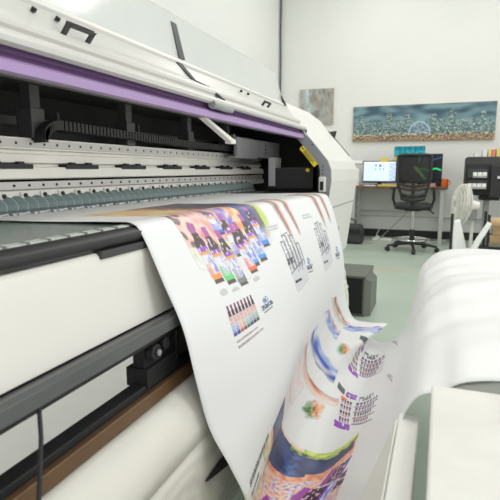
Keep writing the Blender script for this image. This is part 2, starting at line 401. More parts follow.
for i in range(30):
    y = .66+.078*i
    if clamp is None:
        clamp = MB().box(V(1.152,y+.006,-.084),V(1.143,y+.033,-.064)).tube([V(1.144,y+.020,-.073),V(1.138,y+.020,-.073)],.0062,10,mi=1).build('pinch_clamp', [M['white'],M['black']], pr)
        clamp['label'] = 'white clamp block with black screw head'
        feet = MB().tube([V(1.100,y+.002,-.1245),V(1.100,y+.012,-.1245),V(1.100,y+.013,-.1245),V(1.103,y+.022,-.122),V(1.100,y+.024,-.1245),V(1.100,y+.042,-.1245),V(1.104,y+.044,-.122),V(1.104,y+.070,-.122)],[.007,.007,.004,.004,.0072,.0072,.0025,.005],8).build('pinch_roller', M['steel'], pr, smooth=True)
        sh = shield_mesh(y).build('teal_shield', [M['teal'],M['tealedge']], pr); y00 = y
        c = sh.copy(); COL.objects.link(c); c.location.y += .039
    else:
        for o in (clamp, feet, sh):
            c = o.copy(); COL.objects.link(c); c.location.y += y-y00
        c = sh.copy(); COL.objects.link(c); c.location.y += y-y00+.039
# --- platen
MB().prism([(1.22,-.1315),(1.1,-.1315),(.672,-.1235),(.672,-.14),(1.22,-.142)], YA, 3.0).build('platen', M['glass'], pr)
mb = MB().prism([(.672,-.1225),(.652,-.123),(.650,-.131),(.672,-.134)], YA, 2.9)
y = .25
while y < 2.85:
    mb.box(V(.671,y,-.1215),V(.6495,y+.006,-.130), 1); y += .05
mb.build('platen_edge', [M['slot'],M['glass']], pr)
ns = [(.650,-.1310)] + [(.632+.019*math.cos(a)*1.0, -.150+.019*math.sin(a)) for a in [math.radians(q) for q in (80,60,40,20,0,-20,-40)]]
ns = [(.651,-.1255),(.640,-.1262),(.630,-.1290),(.6225,-.134),(.619,-.141),(.6195,-.150),(.625,-.157),(.68,-.160),(.68,-.128)]
MB().prism(ns, YA, 2.75).build('front_edge_roller', M['roller'], pr, smooth=50)
mb = MB().box(V(.64,.80,-.158),V(.614,2.6,-.174)).build('edge_bracket', M['dark'], pr, bevel=.002)
# --- front cover below the platen
MB().prism([(.638,-.161),(.628,-.162),(.621,-.168),(.616,-.185),(.612,-.230),(.588,-.326),(.63,-.326),(.66,-.161)], YA, 2.9).build('front_cover', M['cream'], pr, smooth=30)
MB().prism([(.64,-.162),(.70,-.141),(1.14,-.141),(1.14,-.33),(.60,-.33)], YA, 3.0).build('lower_body', M['dark'], pr)
MB().prism([(.592,-.332),(.556,-.322),(.545,-.326),(.541,-.350),(.552,-.355),(.588,-.350)], YA, 2.9).build('grey_front_bar', M['bar'], pr, smooth=20, bevel=.0015)
MB().prism([(.60,-.331),(.60,-.34),(.588,-.3505),(.556,-.3555),(.556,-.366),(.60,-.372),(.62,-.36),(.62,-.331)], YA, 2.9).build('bar_underside', M['black'], pr)
mb = MB(); mb.box(V(.60,.87,-.36),V(.57,.99,-.46)); mb.box(V(.615,.865,-.42),V(.56,.99,-.462)); mb.box(V(.61,1.0,-.33),V(.565,1.01,-.47))
mb.tube([V(.565,.885,-.385),V(.548,.885,-.385)],.018,16); mb.tube([V(.565,.93,-.38),V(.55,.93,-.38)],.014,16)
mb.build('bar_bracket', M['black'], pr, bevel=.002)
MB().box(V(.60,1.012,-.362),V(.585,2.75,-.458)).build('rear_plate', M['platebrown'], pr)
MB().tube([V(.545,.885,-.385),V(.541,.885,-.385)],.007,10).build('bracket_bolt', M['steel'], pr)
for y in (.05, 2.70):
    MB().box(V(1.10,y,-.33),V(.62,y+.10,-H+.05)).build('stand_leg', M['dark'], pr, bevel=.004)
    MB().box(V(1.3,y-.02,-H+.05),V(.50,y+.12,-H)).build('stand_foot', M['dark'], pr, bevel=.004)
MB().box(V(.60,YA-.1,-.455),V(.566,2.75,-.495)).build('lower_beam', M['black'], pr, bevel=.002)
# --- right hand housing
OUT = [(.605,-.54),(.568,-.235),(.544,-.062),(.547,.005),(.566,.052),(.66,.163),(.752,.262),(.81,.335),(.89,.395),(1.10,.415),(1.43,.40),(1.45,.2),(1.45,-.54)]
mb = MB(); n = len(OUT)
OC = (1.0,-.05)
INN = [(L+(OC[0]-L)*.02, z+(OC[1]-z)*.02) for L,z in OUT]
for i in range(n):
    a,b = OUT[i],OUT[(i+1)%n]; c,d = INN[(i+1)%n],INN[i]
    mb.prism([a,b,c,d], YB+.012, 3.5)
mb.prism(OUT, 3.5, 3.52)
mb.build('side_housing', M['white'], pr, bevel=.002)
MB().prism([(.752,.268),(.744,.262),(.600,.096),(.606,.092)], 3.50, 3.53).build('housing_seam', M['dark'], pr)
MB().prism([(.745,.262),(.70,.268),(.71,.222)], 3.53, 3.55).build('corner_bracket', M['dark'], pr)
# front panel joint and lower housing cover
MB().prism([(.5615,-.205),(.5625,-.211),(.64,-.211),(.64,-.205)], YB+.008, 3.522).build('housing_joint', M['grey'], pr)
# steel side plate with the opening (sides as strips)
PO = [(.565,-.205),(.546,-.062),(.549,.004),(.568,.05),(.66,.160),(.70,.195),(.76,.225)]
PI_ = [(.612,-.205),(.606,-.062),(.607,.0),(.613,.024),(.712,.142),(.745,.175),(.80,.215)]
mb = MB()
for a,b,c,d in zip(PO,PO[1:],PI_[1:],PI_): mb.prism([a,b,c,d], YB-.002, YB+.011)
mb.build('side_plate', M['plate'], pr)
mb = MB()
for z in (.00,-.02,-.04,-.06,-.08): mb.tube([V(.592,YB-.001,z+.02),V(.592,YB-.005,z+.02)],.0035,8)
mb.tube([V(.65,YB-.001,.132),V(.65,YB-.006,.132)],.004,8)
mb.build('plate_screws', M['black'], pr)
lab = MB()
def PP(u,v,o=0):      # u along the slanted edge, v across it
    a = Vector((.697,.133)); b = Vector((.615,.035)); e=(b-a).normalized(); nn=Vector((-e.y,e.x))
    p = a+(b-a)*u+nn*(-v); return V(p.x, YB-.0035-o, p.y)
lab.quad(PP(0,-.005),PP(1,-.005),PP(1,-.031),PP(0,-.031),.0008)
lo = lab.build('warning_label', M['yellow'], pr)
tx = MB()
for k,(a,b) in enumerate(((.2,.85),(.2,.8),(.2,.86),(.2,.7))):
    v=-.010-.0055*k; tx.quad(PP(a,v,.001),PP(b,v,.001),PP(b,v-.002,.001),PP(a,v-.002,.001),.0005)
tx.add([PP(.03,-.012,.0015),PP(.15,-.012,.0015),PP(.09,-.024,.0015)],[(0,1,2)])
tx.build('label_print', M['black'], lo)
# little white interlock box on the plate
b_ = MB().box(V(.606,YB-.03,-.115),V(.572,YB-.001,-.035)).build('interlock_switch', M['white'], pr, bevel=.004)
MB().box(V(.598,YB-.033,-.105),V(.580,YB-.029,-.060)).build('switch_key', M['black'], b_)
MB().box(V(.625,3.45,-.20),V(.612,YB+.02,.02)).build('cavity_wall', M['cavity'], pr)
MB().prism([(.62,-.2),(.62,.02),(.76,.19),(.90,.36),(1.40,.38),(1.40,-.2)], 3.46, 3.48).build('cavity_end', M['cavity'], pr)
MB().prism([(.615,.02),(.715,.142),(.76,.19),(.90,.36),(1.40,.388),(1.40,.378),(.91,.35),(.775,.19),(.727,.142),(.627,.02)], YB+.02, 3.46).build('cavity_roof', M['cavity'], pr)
# carriage at the right end
cg = MB().box(V(.93,2.74,-.105),V(.665,2.93,.012)).build('print_carriage', M['black'], pr, bevel=.004)
MB().tube([V(.695,2.739,.000),V(.695,2.73,.000)],.011,12).build('carriage_knob', M['yellow'], cg)
MB().box(V(.925,2.738,-.09),V(.885,2.745,.07)).build('carriage_bracket', M['steel'], cg)
mb = MB(); mb.box(V(1.09,2.62,.075),V(1.07,3.40,.182)); mb.box(V(1.12,2.60,.065),V(1.07,2.95,.078))
mb.build('carriage_plate', M['plate'], pr, bevel=.002)
mb = MB()
for q in (.105,.13,.155): mb.tube([V(1.069,3.10,q),V(1.066,3.10,q)],.006,8); 
mb.build('plate_holes', M['black'], pr)
mb = MB().box(V(1.02,3.05,.0),V(.97,3.12,.075)).build('end_clip', M['steel'], pr, bevel=.002)
# lower cloth unit with brown edge bar
MB().prism([(.566,-.470),(.552,-.470),(.547,-.495),(.552,-.500),(.566,-.500)], .0, 2.85).build('brown_edge_bar', M['brown'], pr, smooth=20, bevel=.002)
def cloth(name, sec, mt, y0=.0, y1=2.8, n=70):
    vs=[];fs=[];m=len(sec)
    for i in range(n+1):
        y=y0+(y1-y0)*i/n
        for j,(L,z) in enumerate(sec):
            w=.006*math.sin(y*9+j*.5)+.004*math.sin(y*23+j); f=math.sin(math.pi*j/(m-1))
            vs.append(V(L-w*f,y,z))
    for i in range(n):
        for j in range(m-1): fs.append((i*m+j,(i+1)*m+j,(i+1)*m+j+1,i*m+j+1))
    mb=MB().add(vs,fs); o=mb.build(name,mt,pr,smooth=80); s=o.modifiers.new('thick','SOLIDIFY'); s.thickness=.004; s.offset=0
    return o
cloth('cloth_cover', [(.556,-.500),(.535,-.504),(.512,-.520),(.492,-.545),(.482,-.575),(.478,-.61)], M['cloth'])
cloth('perforated_apron', [(.478,-.608),(.472,-.65),(.464,-.70),(.460,-.76),(.466,-.82),(.485,-.88),(.51,-.93),(.53,-.968)], M['perf'])
MB().add([V(.455,1.066,-.690),V(.455,.930,-.694),V(.452,1.064,-.724),V(.462,1.066,-.690),V(.462,.930,-.694),V(.459,1.064,-.724)],[(0,1,2),(3,5,4),(0,3,4,1),(1,4,5,2),(2,5,3,0)]).build('apron_slit', M['black'], pr)
tag(MB().tube([V(.56,.56,-.345),V(.545,.545,-.40),V(.52,.51,-.46),V(.50,.47,-.53),V(.46,.42,-.62),V(.44,.40,-.75),V(.42,.38,-.9),V(.40,.30,-.968)], .0035, 8).build('power_cable', M['black'], None, smooth=True),
    'thin black cable hanging down in front of the grey printer bar', 'cable')
tag(MB().box((-2.0,.1,.001),(-.75,2.6,.004)).build('floor_sheet', M['paper']), 'plain white sheet added on the floor under the printer to brighten the gap', 'sheet')  # white sheet added so the gap below the bar shows bright

# ================================================================ PRINTED SHEET
verts=[]; faces=[]; cols=[]
WHITE=(.80,.80,.79)
NS,NT=64,300
for i in range(NS+1):
    for k in range(NT+1):
        verts.append(sheet_pt(i/NS, TMAX*k/NT)); cols.append(WHITE)
for i in range(NS):
    for k in range(NT):
        a=i*(NT+1)+k; faces.append((a,a+NT+1,a+NT+2,a+1))
def frame(s,t):
    p=Vector(sheet_pt(s,t)); e=.004
    a=Vector(sheet_pt(min(1,s+e),t))-Vector(sheet_pt(max(0,s-e),t)); b=Vector(sheet_pt(s,min(TMAX,t+e)))-Vector(sheet_pt(s,max(0,t-e)))
    n=b.cross(a).normalized()
    return p, n
_n=frame(.5,.2)[1]; SG = 1 if _n.z>0 else -1
def wash(r,f=.30): return mix(r,WHITE,f) if r else None
def patch(c, n, m, fn, off=.0005):
    """c = four (s,t) corners TL TR BR BL, fn(a,b) -> rgb or None"""
    idx={}; 
    def P(i,j):
        if (i,j) in idx: return idx[(i,j)]
        a,b=i/n,j/m; r=fn(a,b)
        s=(c[0][0]*(1-a)+c[1][0]*a)*(1-b)+(c[3][0]*(1-a)+c[2][0]*a)*b; t=(c[0][1]*(1-a)+c[1][1]*a)*(1-b)+(c[3][1]*(1-a)+c[2][1]*a)*b
        s=max(0,min(1,s))
        p,nn=frame(s,t); verts.append(tuple(p+nn*SG*off)); cols.append(r if r else WHITE); idx[(i,j)]=len(verts)-1
        return idx[(i,j)]
    g=[[fn(i/n,j/m) is not None for i in range(n+1)] for j in range(m+1)]
    for j in range(m):
        for i in range(n):
            if g[j][i] or g[j][i+1] or g[j+1][i] or g[j+1][i+1]:
                faces.append((P(i,j),P(i+1,j),P(i+1,j+1),P(i,j+1)))
def rect(s0,s1,t0,t1): return [(s0,t0),(s1,t0),(s1,t1),(s0,t1)]
INK=(.10,.10,.11)
def bottle(x, y, col, seed=0):
    """x -1..1 across, y 0..1 from cap to base"""
    ax=abs(x)
    w = .50 if y<.16 else (.62 if y<.24 else (.62+.38*min(1,(y-.24)/.08)))
    if y>.93: w=.92
    if ax>w or y<0 or y>1: return None
    sh=1-.35*ax*ax
    if y<.16: c=srgb(176,92,165)
    elif y<.47:
        c=srgb(74,50,58)
        q=nz(x*2.2+seed*7, y*12+seed)
        if q>.30: c=srgb(225,205,225)
        if y>.40: c=srgb(150,80,190) if q<.2 else srgb(225,200,235)
    elif y<.52: c=srgb(232,165,95)
    elif y<.86:
        c=srgb(226,226,232); q=nz(x*2+seed*3, y*7+seed*5)
        if q>.18: c=srgb(190,180,215)
        if x>.3 and q<-.08: c=srgb(130,140,220)
        if x<-.1 and y>.68: c=mix(c,col,.5)
        c=mix(c,col,max(0,(y-.72)*2.0))
    elif y<.94: c=col
    else: c=srgb(80,62,60)
    return tuple(v*(.75+.25*sh) for v in c)
BT=[(.225,.515,.625,srgb(70,110,230)),(.385,.545,.70,srgb(60,140,230)),(.305,.595,.745,srgb(75,165,235)),(.262,.560,.700,srgb(150,150,220)),(.285,.60,.762,srgb(240,110,70)),(.345,.575,.74,srgb(60,150,230)),(.142,.575,.748,srgb(245,150,75)),(.183,.592,.763,srgb(100,210,115)),(.225,.608,.782,srgb(120,130,130))]
def photo(a,b):
    s=.10+.37*a; t=.24+.545*b
    for k,(s0,t0,t1,c) in reversed(list(enumerate(BT))):
        x=(s-s0-(t-t0)*.12)/.0175; y=(t-t0)/(t1-t0)
        r=bottle(x,y,c,k)
        if r: return r
    for s0,t0 in ((.150,.775),(.195,.783),(.240,.798),(.290,.779)):
        if ((s-s0-.01)/.014)**2+((t-t0)/.0085)**2<1: return srgb(196,198,195)
    q=nz(s*22,t*9); q2=nz(s*60+5,t*40)
    fade=max(0,min(1,(t-.68)/.08))+max(0,.0)
    left=.10+.012*nz(t*14,3)+max(0,t-.55)*.09
    right=.455+.02*nz(t*9,9)-max(0,t-.60)*.10
    if s<left or s>right: return None
    fadeout=max(0,(t-.70+.10*abs(s-.27)/.2)*14)
    if fadeout>1: return None
    if t<.50:      # the part lying on the platen
        f=(s-.10)/.36
        c=mix(srgb(222,214,150),srgb(226,170,120),.5+q*2) if f<.45 else mix(srgb(120,70,50),srgb(50,45,75),(f-.45)*3+q)
        if .40<f<.52: c=mix(srgb(215,160,110),srgb(90,60,60),.5+q2)
        return c
    if s>.335-.03*q+(t-.5)*.12 and s<.43+(t-.5)*.06:
        c=mix(srgb(62,66,128),srgb(95,110,165),.5+q*1.5); 
        if s>.418: c=srgb(120,100,90)
    elif s>=.43: c=mix(srgb(214,220,120),srgb(160,205,90),(t-.55)*6+q)
    else:
        c=mix(srgb(240,208,196),srgb(222,150,145),.45+q2*1.2)
        if s>.30: c=mix(srgb(240,205,165),srgb(235,160,100),.5+q2*2)
        if s<.155 and q2>.1: c=srgb(120,100,95)
        if t>.64: c=mix(c,srgb(225,228,190) if s<.26 else srgb(225,225,235),.75); c=mix(c,srgb(100,120,80),max(0,q2*.9))
        if t<.60 and .26<s<.31: c=mix(c,srgb(90,110,220),.5+q2)
    return mix(c,WHITE,fadeout if t>.5 else 0)
patch(rect(.10,.47,.24,.785),190,190,lambda a,b: wash(photo(a,b),.06))
def row8(a,b):
    cs=[srgb(90,110,220),srgb(70,80,190),srgb(240,140,90),srgb(200,90,90),srgb(80,160,150),srgb(90,90,140),srgb(60,70,110),srgb(60,120,90)]
    k=int(a*8); 
    if k>7: return None
    x=(a*8-k-.5)*2/.86; 
    if abs(x)>(.5 if b<.2 else .72 if b<.36 else 1): return None
    if b<.2: return srgb(130,70,105)
    if b<.38: return srgb(84,54,66)
    if b<.62: return mix(srgb(235,205,200),srgb(200,150,150),.5+nz(a*40,b*12))
    if b<.90: return mix(srgb(215,225,220),cs[k],.2+1.4*(b-.6)+.4*nz(a*30,b*20))
    return mix(cs[k],srgb(50,45,60),.5)
patch(rect(.143,.256,.812,.882),80,44,row8)
def textlines(rows, seed=0, thick=.5, col=INK):
    def f(a,b):
        k=int(b*rows)
        if k>=rows: return None
        if (b*rows-k)>thick: return None
        if a>.97-.25*((k*37+seed)%5)/5: return None
        return col if nz(a*55+seed, k*9.1+seed)>-.18 else None
    return f
def faint(col):
    return textlines(2,3,.35,col)
patch(rect(.148,.262,.893,.915),90,9,faint(srgb(170,150,150)))
def logo(seed=0,dark=srgb(95,110,130)):
    def f(a,b):
        if b<.48:
            if (abs(a-.5)/.22)**2+((b-.24)/.22)**2<1 and nz(a*9+seed,b*9)>-.15: return srgb(120,150,190)
            return None
        if b<.80: return dark if (nz(a*16+seed,b*5)>-.12 and .05<a<.95) else None
        return srgb(150,155,160) if b>.88 and .15<a<.85 else None
    return f
patch(rect(.272,.338,.835,.878),40,32,logo())
patch(rect(.592,.65,.790,.850),40,32,logo(3,srgb(90,90,95)))
patch(rect(.895,.955,.790,.850),36,32,logo(3,srgb(90,90,95)))
patch(rect(.428,.505,.637,.660),50,10,textlines(2,5,.5,srgb(185,185,190)))
patch(rect(.690,.765,.625,.648),50,10,textlines(2,8,.5,srgb(185,185,190)))
def streak(seed):
    def f(a,b):                       # two long smeared brown figures
        w=.16*(1-b)**1.2+.05
        for c0,wd,k in ((.26+.16*b,1.0,0),(.74+.13*b,.8,1)):
            x=(a-c0)/(w*wd+.02)
            if abs(x)<1 and (b<.93-.08*k+.06*nz(a*20,seed)):
                if x>.45: c=srgb(228,185,165)
                elif x<-.5: c=srgb(190,180,178)
                else: c=mix(srgb(120,98,92),srgb(170,110,90),.5+nz(b*9+seed,x*2)*1.6)
                return mix(c,WHITE,max(0,(b-.72)*3)+.12)
        if b<.12: return mix(srgb(150,130,120),WHITE,.3+2*b)
        return None
    return f
patch(rect(.505,.640,.47,.735),70,70,streak(1))
patch(rect(.800,.950,.47,.72),70,70,streak(5))
def sketch(seed):
    def f(a,b):
        # pale grey panel with a drawn hand and a row of small dark bars
        x=a; sk=.25*b
        on_panel = b>.30 and (.10+sk*.4)<x<(.92) and (b<.80+.2*(1-abs(x-.35)))
        c = srgb(214,214,216) if on_panel else None
        for k in range(5):
            cx=.18+.15*k+.10*b; top=(.12,.02,0,.05,.22)[k]
            d=abs(abs(x-cx)-.055)
            if top<b<.62 and d<.013 and nz(b*18+k,seed)>-.35: return srgb(95,95,110)
            if abs(b-top-.01)<.012 and abs(x-cx)<.055: return srgb(110,105,125)
        if abs(b-.60+.2*(x-.5))<.012 and .15<x<.9: return srgb(110,110,120)
        if .42<b<.52 and .12<x<.46 and nz(x*30,b*10+seed)>-.05: return srgb(60,60,70)
        if .55<b<.7 and .45<x<.8 and nz(x*28,b*14+seed)>.2: return srgb(130,100,170)
        if .80<b<.845 and .22<x<.55 and nz(x*30+2,seed)>-.25: return srgb(30,30,35)
        return c
    return f
patch(rect(.455,.605,.675,.895),70,90,sketch(2))
patch(rect(.725,.865,.665,.872),70,90,sketch(7))
# ---- second run of the same prints, lying in the valley
def smear(seed,c1,c2,c3,curve=0.,lo=.2,hi=.8):
    def f(a,b):
        x=a+curve*math.sin(b*3.0+seed)+.05*nz(b*3,seed); e=.09*nz(b*6,seed+4)
        if x<lo+e or x>hi+e: return None
        q=(x-lo-e)/(hi-lo)
        c=mix(c1,c2,q*1.6) if q<.6 else mix(c2,c3,(q-.6)*2.5)
        return mix(c, WHITE, max(0,.30+1.0*nz(a*5+seed,b*4)+1.2*max(0,abs(q-.5)-.35)))
    return f
OR=srgb(225,150,110); BR=srgb(130,85,70); BL=srgb(60,95,200); NV=srgb(45,60,140); PK=srgb(238,212,200); SK=srgb(165,195,230)
patch([(.80,1.00),(.93,1.02),(.945,1.19),(.85,1.18)],40,60,smear(2,PK,BR,OR,.05,.12,.75))
patch([(.70,1.05),(.80,1.05),(.84,1.20),(.75,1.24)],40,60,smear(4,SK,BL,OR,.12,.15,.85))
patch([(.57,1.10),(.68,1.08),(.66,1.34),(.57,1.36)],50,70,smear(3,NV,BL,SK,.12,.05,.75))
patch([(.50,1.12),(.56,1.12),(.54,1.40),(.49,1.42)],40,70,smear(6,PK,OR,BR,.08,.1,.7))
patch([(.33,1.115),(.49,1.125),(.50,1.26),(.38,1.24)],40,50,smear(5,PK,WHITE,PK,.05,.05,.9))
patch([(.85,1.19),(.93,1.19),(.975,1.33),(.90,1.33)],40,50,smear(1,SK,BL,srgb(160,120,180),.1,.1,.95))
def parrot(seed):
    def f(a,b):
        r=((a-.5)/.48)**2+((b-.5)/.42)**2+.5*nz(a*5,b*5+seed)
        if r>1: return None
        return wash(mix(srgb(95,160,80) if a<.45 else srgb(240,150,80), srgb(235,190,160) if a>.7 else srgb(60,90,60), .4+nz(a*8,b*8+seed)), max(0,(r-.2)))
    return f
patch([(.75,1.245),(.79,1.285),(.73,1.345),(.675,1.30)],30,30,parrot(1))
patch([(.45,1.271),(.515,1.353),(.431,1.383),(.394,1.305)],34,34,parrot(4))
def rack(seed):
    def f(a,b):
        q=nz(a*30+seed,b*30)
        if b<.16 and .0<a<.17: return srgb(70,85,80)
        if b<.17 and .20<a<.42 and nz(a*20,b*20)>-.3: return srgb(145,70,185)
        if .06<b<.22 and .48<a<.80: return srgb(110,120,125) if nz(a*26,b*8)>-.1 else None
        if .22<b<.30 and .12<a<.24: return srgb(235,120,80)
        if b>.86 and .05<a<.38: return srgb(150,70,190) if nz(a*15,b*9)>-.3 else None
        # bottle rows
        for r_ in range(4):
            y=(b-.26-.155*r_)/.12
            if 0<=y<=1:
                for (x0,x1,n_) in ((.14,.36,4),(.44,.98-.05*r_,7)):
                    if x0<a<x1:
                        u=(a-x0)/(x1-x0)*n_; u-=int(u)
                        if u<.68:
                            if y<.35: return srgb(150,60,110) if r_%2 else srgb(70,40,60)
                            if y<.6: return srgb(70,50,60)
                            return mix(srgb(205,190,205),[srgb(220,110,90),srgb(120,90,190),srgb(90,140,160)][(r_+int(a*9))%3],.4+q)
            if abs(b-.26-.155*r_-.135)<.010 and .40<a<.99: return srgb(105,95,105)
        return None
    return f
patch([(.86,1.285),(.885,1.60),(.595,1.605),(.690,1.375)],120,90,rack(0))
patch([(.60,1.375),(.43,1.640),(.285,1.615),(.425,1.405)],120,90,rack(3))
def markf(seed):
    def f(a,b):
        d=min(abs(a-b+.15),abs(a-b-.12)*.8+.1*(b>.6))
        return srgb(135,140,160) if d<.10 and nz(a*12,b*12+seed)>-.12 else None
    return f
patch([(.97,1.612),(.90,1.68),(.74,1.69),(.87,1.62)],30,30,markf(0))
patch([(.475,1.655),(.405,1.72),(.335,1.725),(.415,1.665)],30,30,markf(4))
def big(a,b):
    # yellow-green arc, navy field, orange band, mottled ground and purple bottles
    arc=.01+.15*a-.05*math.sin(a*3.1)
    y=b-arc
    if y<0: return None
    n1=nz(a*6,b*6); n2=nz(a*22,b*22); n3=nz(a*45+3,b*45)
    if a>.55 and y<.05: return mix(srgb(215,225,110),srgb(150,190,70),.5+n2)
    if y<.035: return mix(srgb(240,205,180),WHITE,.3+n1)
    if a>.45 and y<.085: return mix(srgb(170,190,90),srgb(60,70,70),.4+n2*1.5)
    for k,(cx,cy) in enumerate(((.86,.47),(.70,.58),(.46,.76),(.93,.66),(.74,.86))):
        dx=(a-cx); dy=(b-cy); u=(dx*.90+dy*.45); v=(-dx*.45+dy*.90)
        # bottles lie on their side: cap to the left
        if abs(v)<.075 and -.10<u<.22:
            if u<-.04: return srgb(165,70,165)
            if u<.10: return srgb(225,190,215) if nz(u*40+k,v*40)>.25 else srgb(72,38,52)
            if u<.13: return srgb(130,60,200)
            return mix(srgb(225,225,240),srgb(90,90,200) if k%2 else srgb(240,150,90),.3+n2*1.6)
    edge=.30+.10*math.sin(a*4+.6)+.02*n1
    if y<edge*(1.0 if a<.62 else .9) and a<.98:
        c=mix(srgb(40,42,88),srgb(78,88,135),.4+n1*1.2)
        c=mix(c,srgb(70,130,215),max(0,.6-abs(a-.5)*7)*max(0,min(1,.5+n2*2)))
        return c
    if y<edge+.05: return mix(srgb(242,185,150),srgb(228,140,105),.5+n2*1.5)
    if a<.20 and .62<b<.98: return mix(srgb(236,236,226),WHITE,.4)
    if a>.32 and y>edge+.05:
        if n2>.10: return mix(srgb(232,215,225),srgb(110,125,205),.3+n3*1.2)
        return mix(srgb(242,215,195),srgb(225,150,130),.4+n3)
    return mix(srgb(226,228,190),srgb(215,160,140),max(0,.2+n2*1.4)) if n3<.3 else srgb(200,205,130)
patch([(.285,1.105),(.365,1.545),(.13,1.51),(.0,1.14)],200,170,big)
def cap(a,b):
    k=int(b*4); 
    if (b*4-k)>.42: return None
    L=(.85,.35,.5,.6)[min(3,k)]
    return srgb(90,92,90) if a<L and nz(a*60,k*7)>-.15 else None
patch([(.030,1.135),(.175,1.105),(.145,1.20),(.02,1.235)],90,30,cap,off=.0010)
sheet = color_mesh('printed_banner', verts, faces, cols, M['sheet'], smooth=True)
tag(sheet, 'long white printed sheet hanging from the printer in a valley and rising over the table', 'printed sheet')
so = sheet.modifiers.new('thickness','SOLIDIFY'); so.thickness=.0006; so.offset=-SG

# ================================================================ TABLES AT THE RIGHT
wt = thing('white_stand', (.40,.58,0), 'white marbled board topped stand at the lower right of the picture', 'table')
MB().box((.004,.28,H-.385),(.82,.862,H-.36)).build('board_top', M['tableb'], wt, bevel=.004)
for x,y in ((.06,.32),(.76,.32),(.06,.80),(.76,.80)):
    MB().box((x-.02,y-.02,0),(x+.02,y+.02,H-.385)).build('leg', M['tframe'], wt, bevel=.003)
MB().box((.012,.29,H-.62),(.03,.85,H-.385)).build('side_panel', M['tframe'], wt, bevel=.002)
rl = thing('white_trestle', (-.03,.6,0), 'narrow white beam on legs directly left of the marbled board', 'trestle')
MB().box((-.050,.28,H-.50),(-.014,.925,H-.45)).build('beam', M['tframe'], rl, bevel=.004)
MB().add([(-.053,.29,H-.45),(-.053,.89,H-.45),(-.0505,.89,H-.45),(-.0505,.29,H-.45),(-.235,.29,.002),(-.235,.86,.002),(-.231,.86,.002),(-.231,.29,.002)],[(0,1,2,3),(7,6,5,4),(0,4,5,1),(1,5,6,2),(2,6,7,3),(3,7,4,0)]).build('side_cloth', M['cloth'], rl)
for y in (.33,.84):
    MB().box((-.045,y-.02,0),(-.018,y+.02,H-.50)).build('leg', M['tframe'], rl, bevel=.003)
st_ = thing('support_table', (.50,1.65,0), 'white table hidden beneath the raised end of the printed sheet', 'table')
MB().box((.16,.868,H-.385),(.95,2.33,H-.3615)).build('table_top', M['tframe'], st_, bevel=.006)
MB().prism([(-.015,-.62),(-.95,-.62),(-.95,-.3615),(-.15,-.3615),(-.06,-.384),(-.015,-.402)],.935,.95).build('apron', M['tframe'], st_, bevel=.002)
for x,y in ((.18,1.02),(.9,1.02),(.18,2.26),(.9,2.26)):
    MB().box((x-.02,y-.02,0),(x+.02,y+.02,H-.40)).build('leg', M['tframe'], st_, bevel=.003)

# ================================================================ BLACK FRONTED CABINET ON THE FLOOR
cb = thing('floor_cabinet', (-.49,3.5,0), 'grey green floor cabinet with black front standing behind the hanging sheet', 'cabinet')
MB().box((-.66,3.305,0),(-.435,3.72,H-.70)).build('body', M['boxgreen'], cb, bevel=.006)
mb = MB(); pl=[(3.31,0),(3.70,0),(3.70,H-.74),(3.60,H-.715),(3.31,H-.71)]
n_=len(pl); mb.add([(-.436,a,b) for a,b in pl]+[(-.40,a+.03*(a<3.5)-.02*(a>3.5),b-.03*(b>.1)) for a,b in pl],[(i,(i+1)%n_,n_+(i+1)%n_,n_+i) for i in range(n_)]+[tuple(range(n_)),tuple(range(2*n_-1,n_-1,-1))])
mb.build('side_shell', M['boxgreen'], cb, bevel=.003)
MB().box((-.65,3.296,.02),(-.45,3.306,H-.715)).build('front_panel', M['black'], cb)
MB().box((-.66,3.29,H-.712),(-.43,3.72,H-.695)).build('lid', M['boxgreen'], cb, bevel=.003)
mb = MB(); pts=[(-.60,.155),(-.565,.17),(-.545,.145),(-.585,.05),(-.60,.0)]
mb.tube([(x,3.29,z+.06) for x,z in pts], .006, 6); mb.build('white_handle', M['white'], cb)

# ================================================================ BACK OF THE ROOM
def city(a,b):
    m=abs(a-.49); n=nz(a*9,b*7); rr=random.Random(int(a*190)*977+int(b*50)*13).random(); n2=(rr-.55)*.9+nz(a*40,b*20)*.4; n3=nz(a*24,b*14)
    c=mix(srgb(60,88,104),srgb(120,152,160),.45+n*1.3)
    c=mix(c,srgb(160,186,188),max(0,.6-abs(b-.55)*2.4)*.8)
    k=int(m*75); h=.22+.5*abs(nz(k*3.7,1.3))
    for cx,wd,hh in ((.092,.020,.62),(.222,.020,.74),(.43,.014,.66),(.30,.012,.45),(.15,.014,.45),(.37,.012,.5)):
        if abs(m-cx)<wd*1.15: h=max(h,hh+.05)
    top=.84-h*.85
    if top<b<.84:
        c=mix(c,mix(srgb(34,54,62),srgb(96,128,128),.5+1.5*nz(k*5,2)),.85)
        if n2>.08: c=mix(c,srgb(205,225,210),min(.8,n2*2.0))
    r_=math.hypot(m/.075,(b-.84)/.36)
    if b<.84 and abs(r_-1)<.06: c=mix(c,srgb(175,212,225),.8)
    if r_<.94 and b<.84: c=mix(c,mix(srgb(80,110,150),srgb(190,210,220),.4+n2*2),.5)
    if b>.84:
        c=mix(srgb(108,92,80),srgb(86,80,78),.5+n3)
        if n2>-.1: c=mix(c,srgb(235,195,140),min(.85,(n2+.1)*2))
    elif b>.78 and n2>.12: c=mix(c,srgb(240,225,180),.8)
    return c
def wall_art(name, x0, x1, z0, z1, dz, fn, n, m, label):
    t = thing(name, ((x0+x1)/2, Y1, (z0+z1)/2), label, 'wall picture')
    MB().box((x0,Y1-.035,z0),(x1,Y1-.0005,z1)).build('stretcher', M['card'], t)
    canvas('print_face', (x0,Y1-.036,z1), (x1-x0,0,0), (0,0,-(z1-z0)), n, m, fn, M['art'], t)
wall_art('skyline_picture', -1.255, .635, H+.410, H+.905, 0, city, 380, 100, 'very wide frameless night city skyline print hung over the desk')
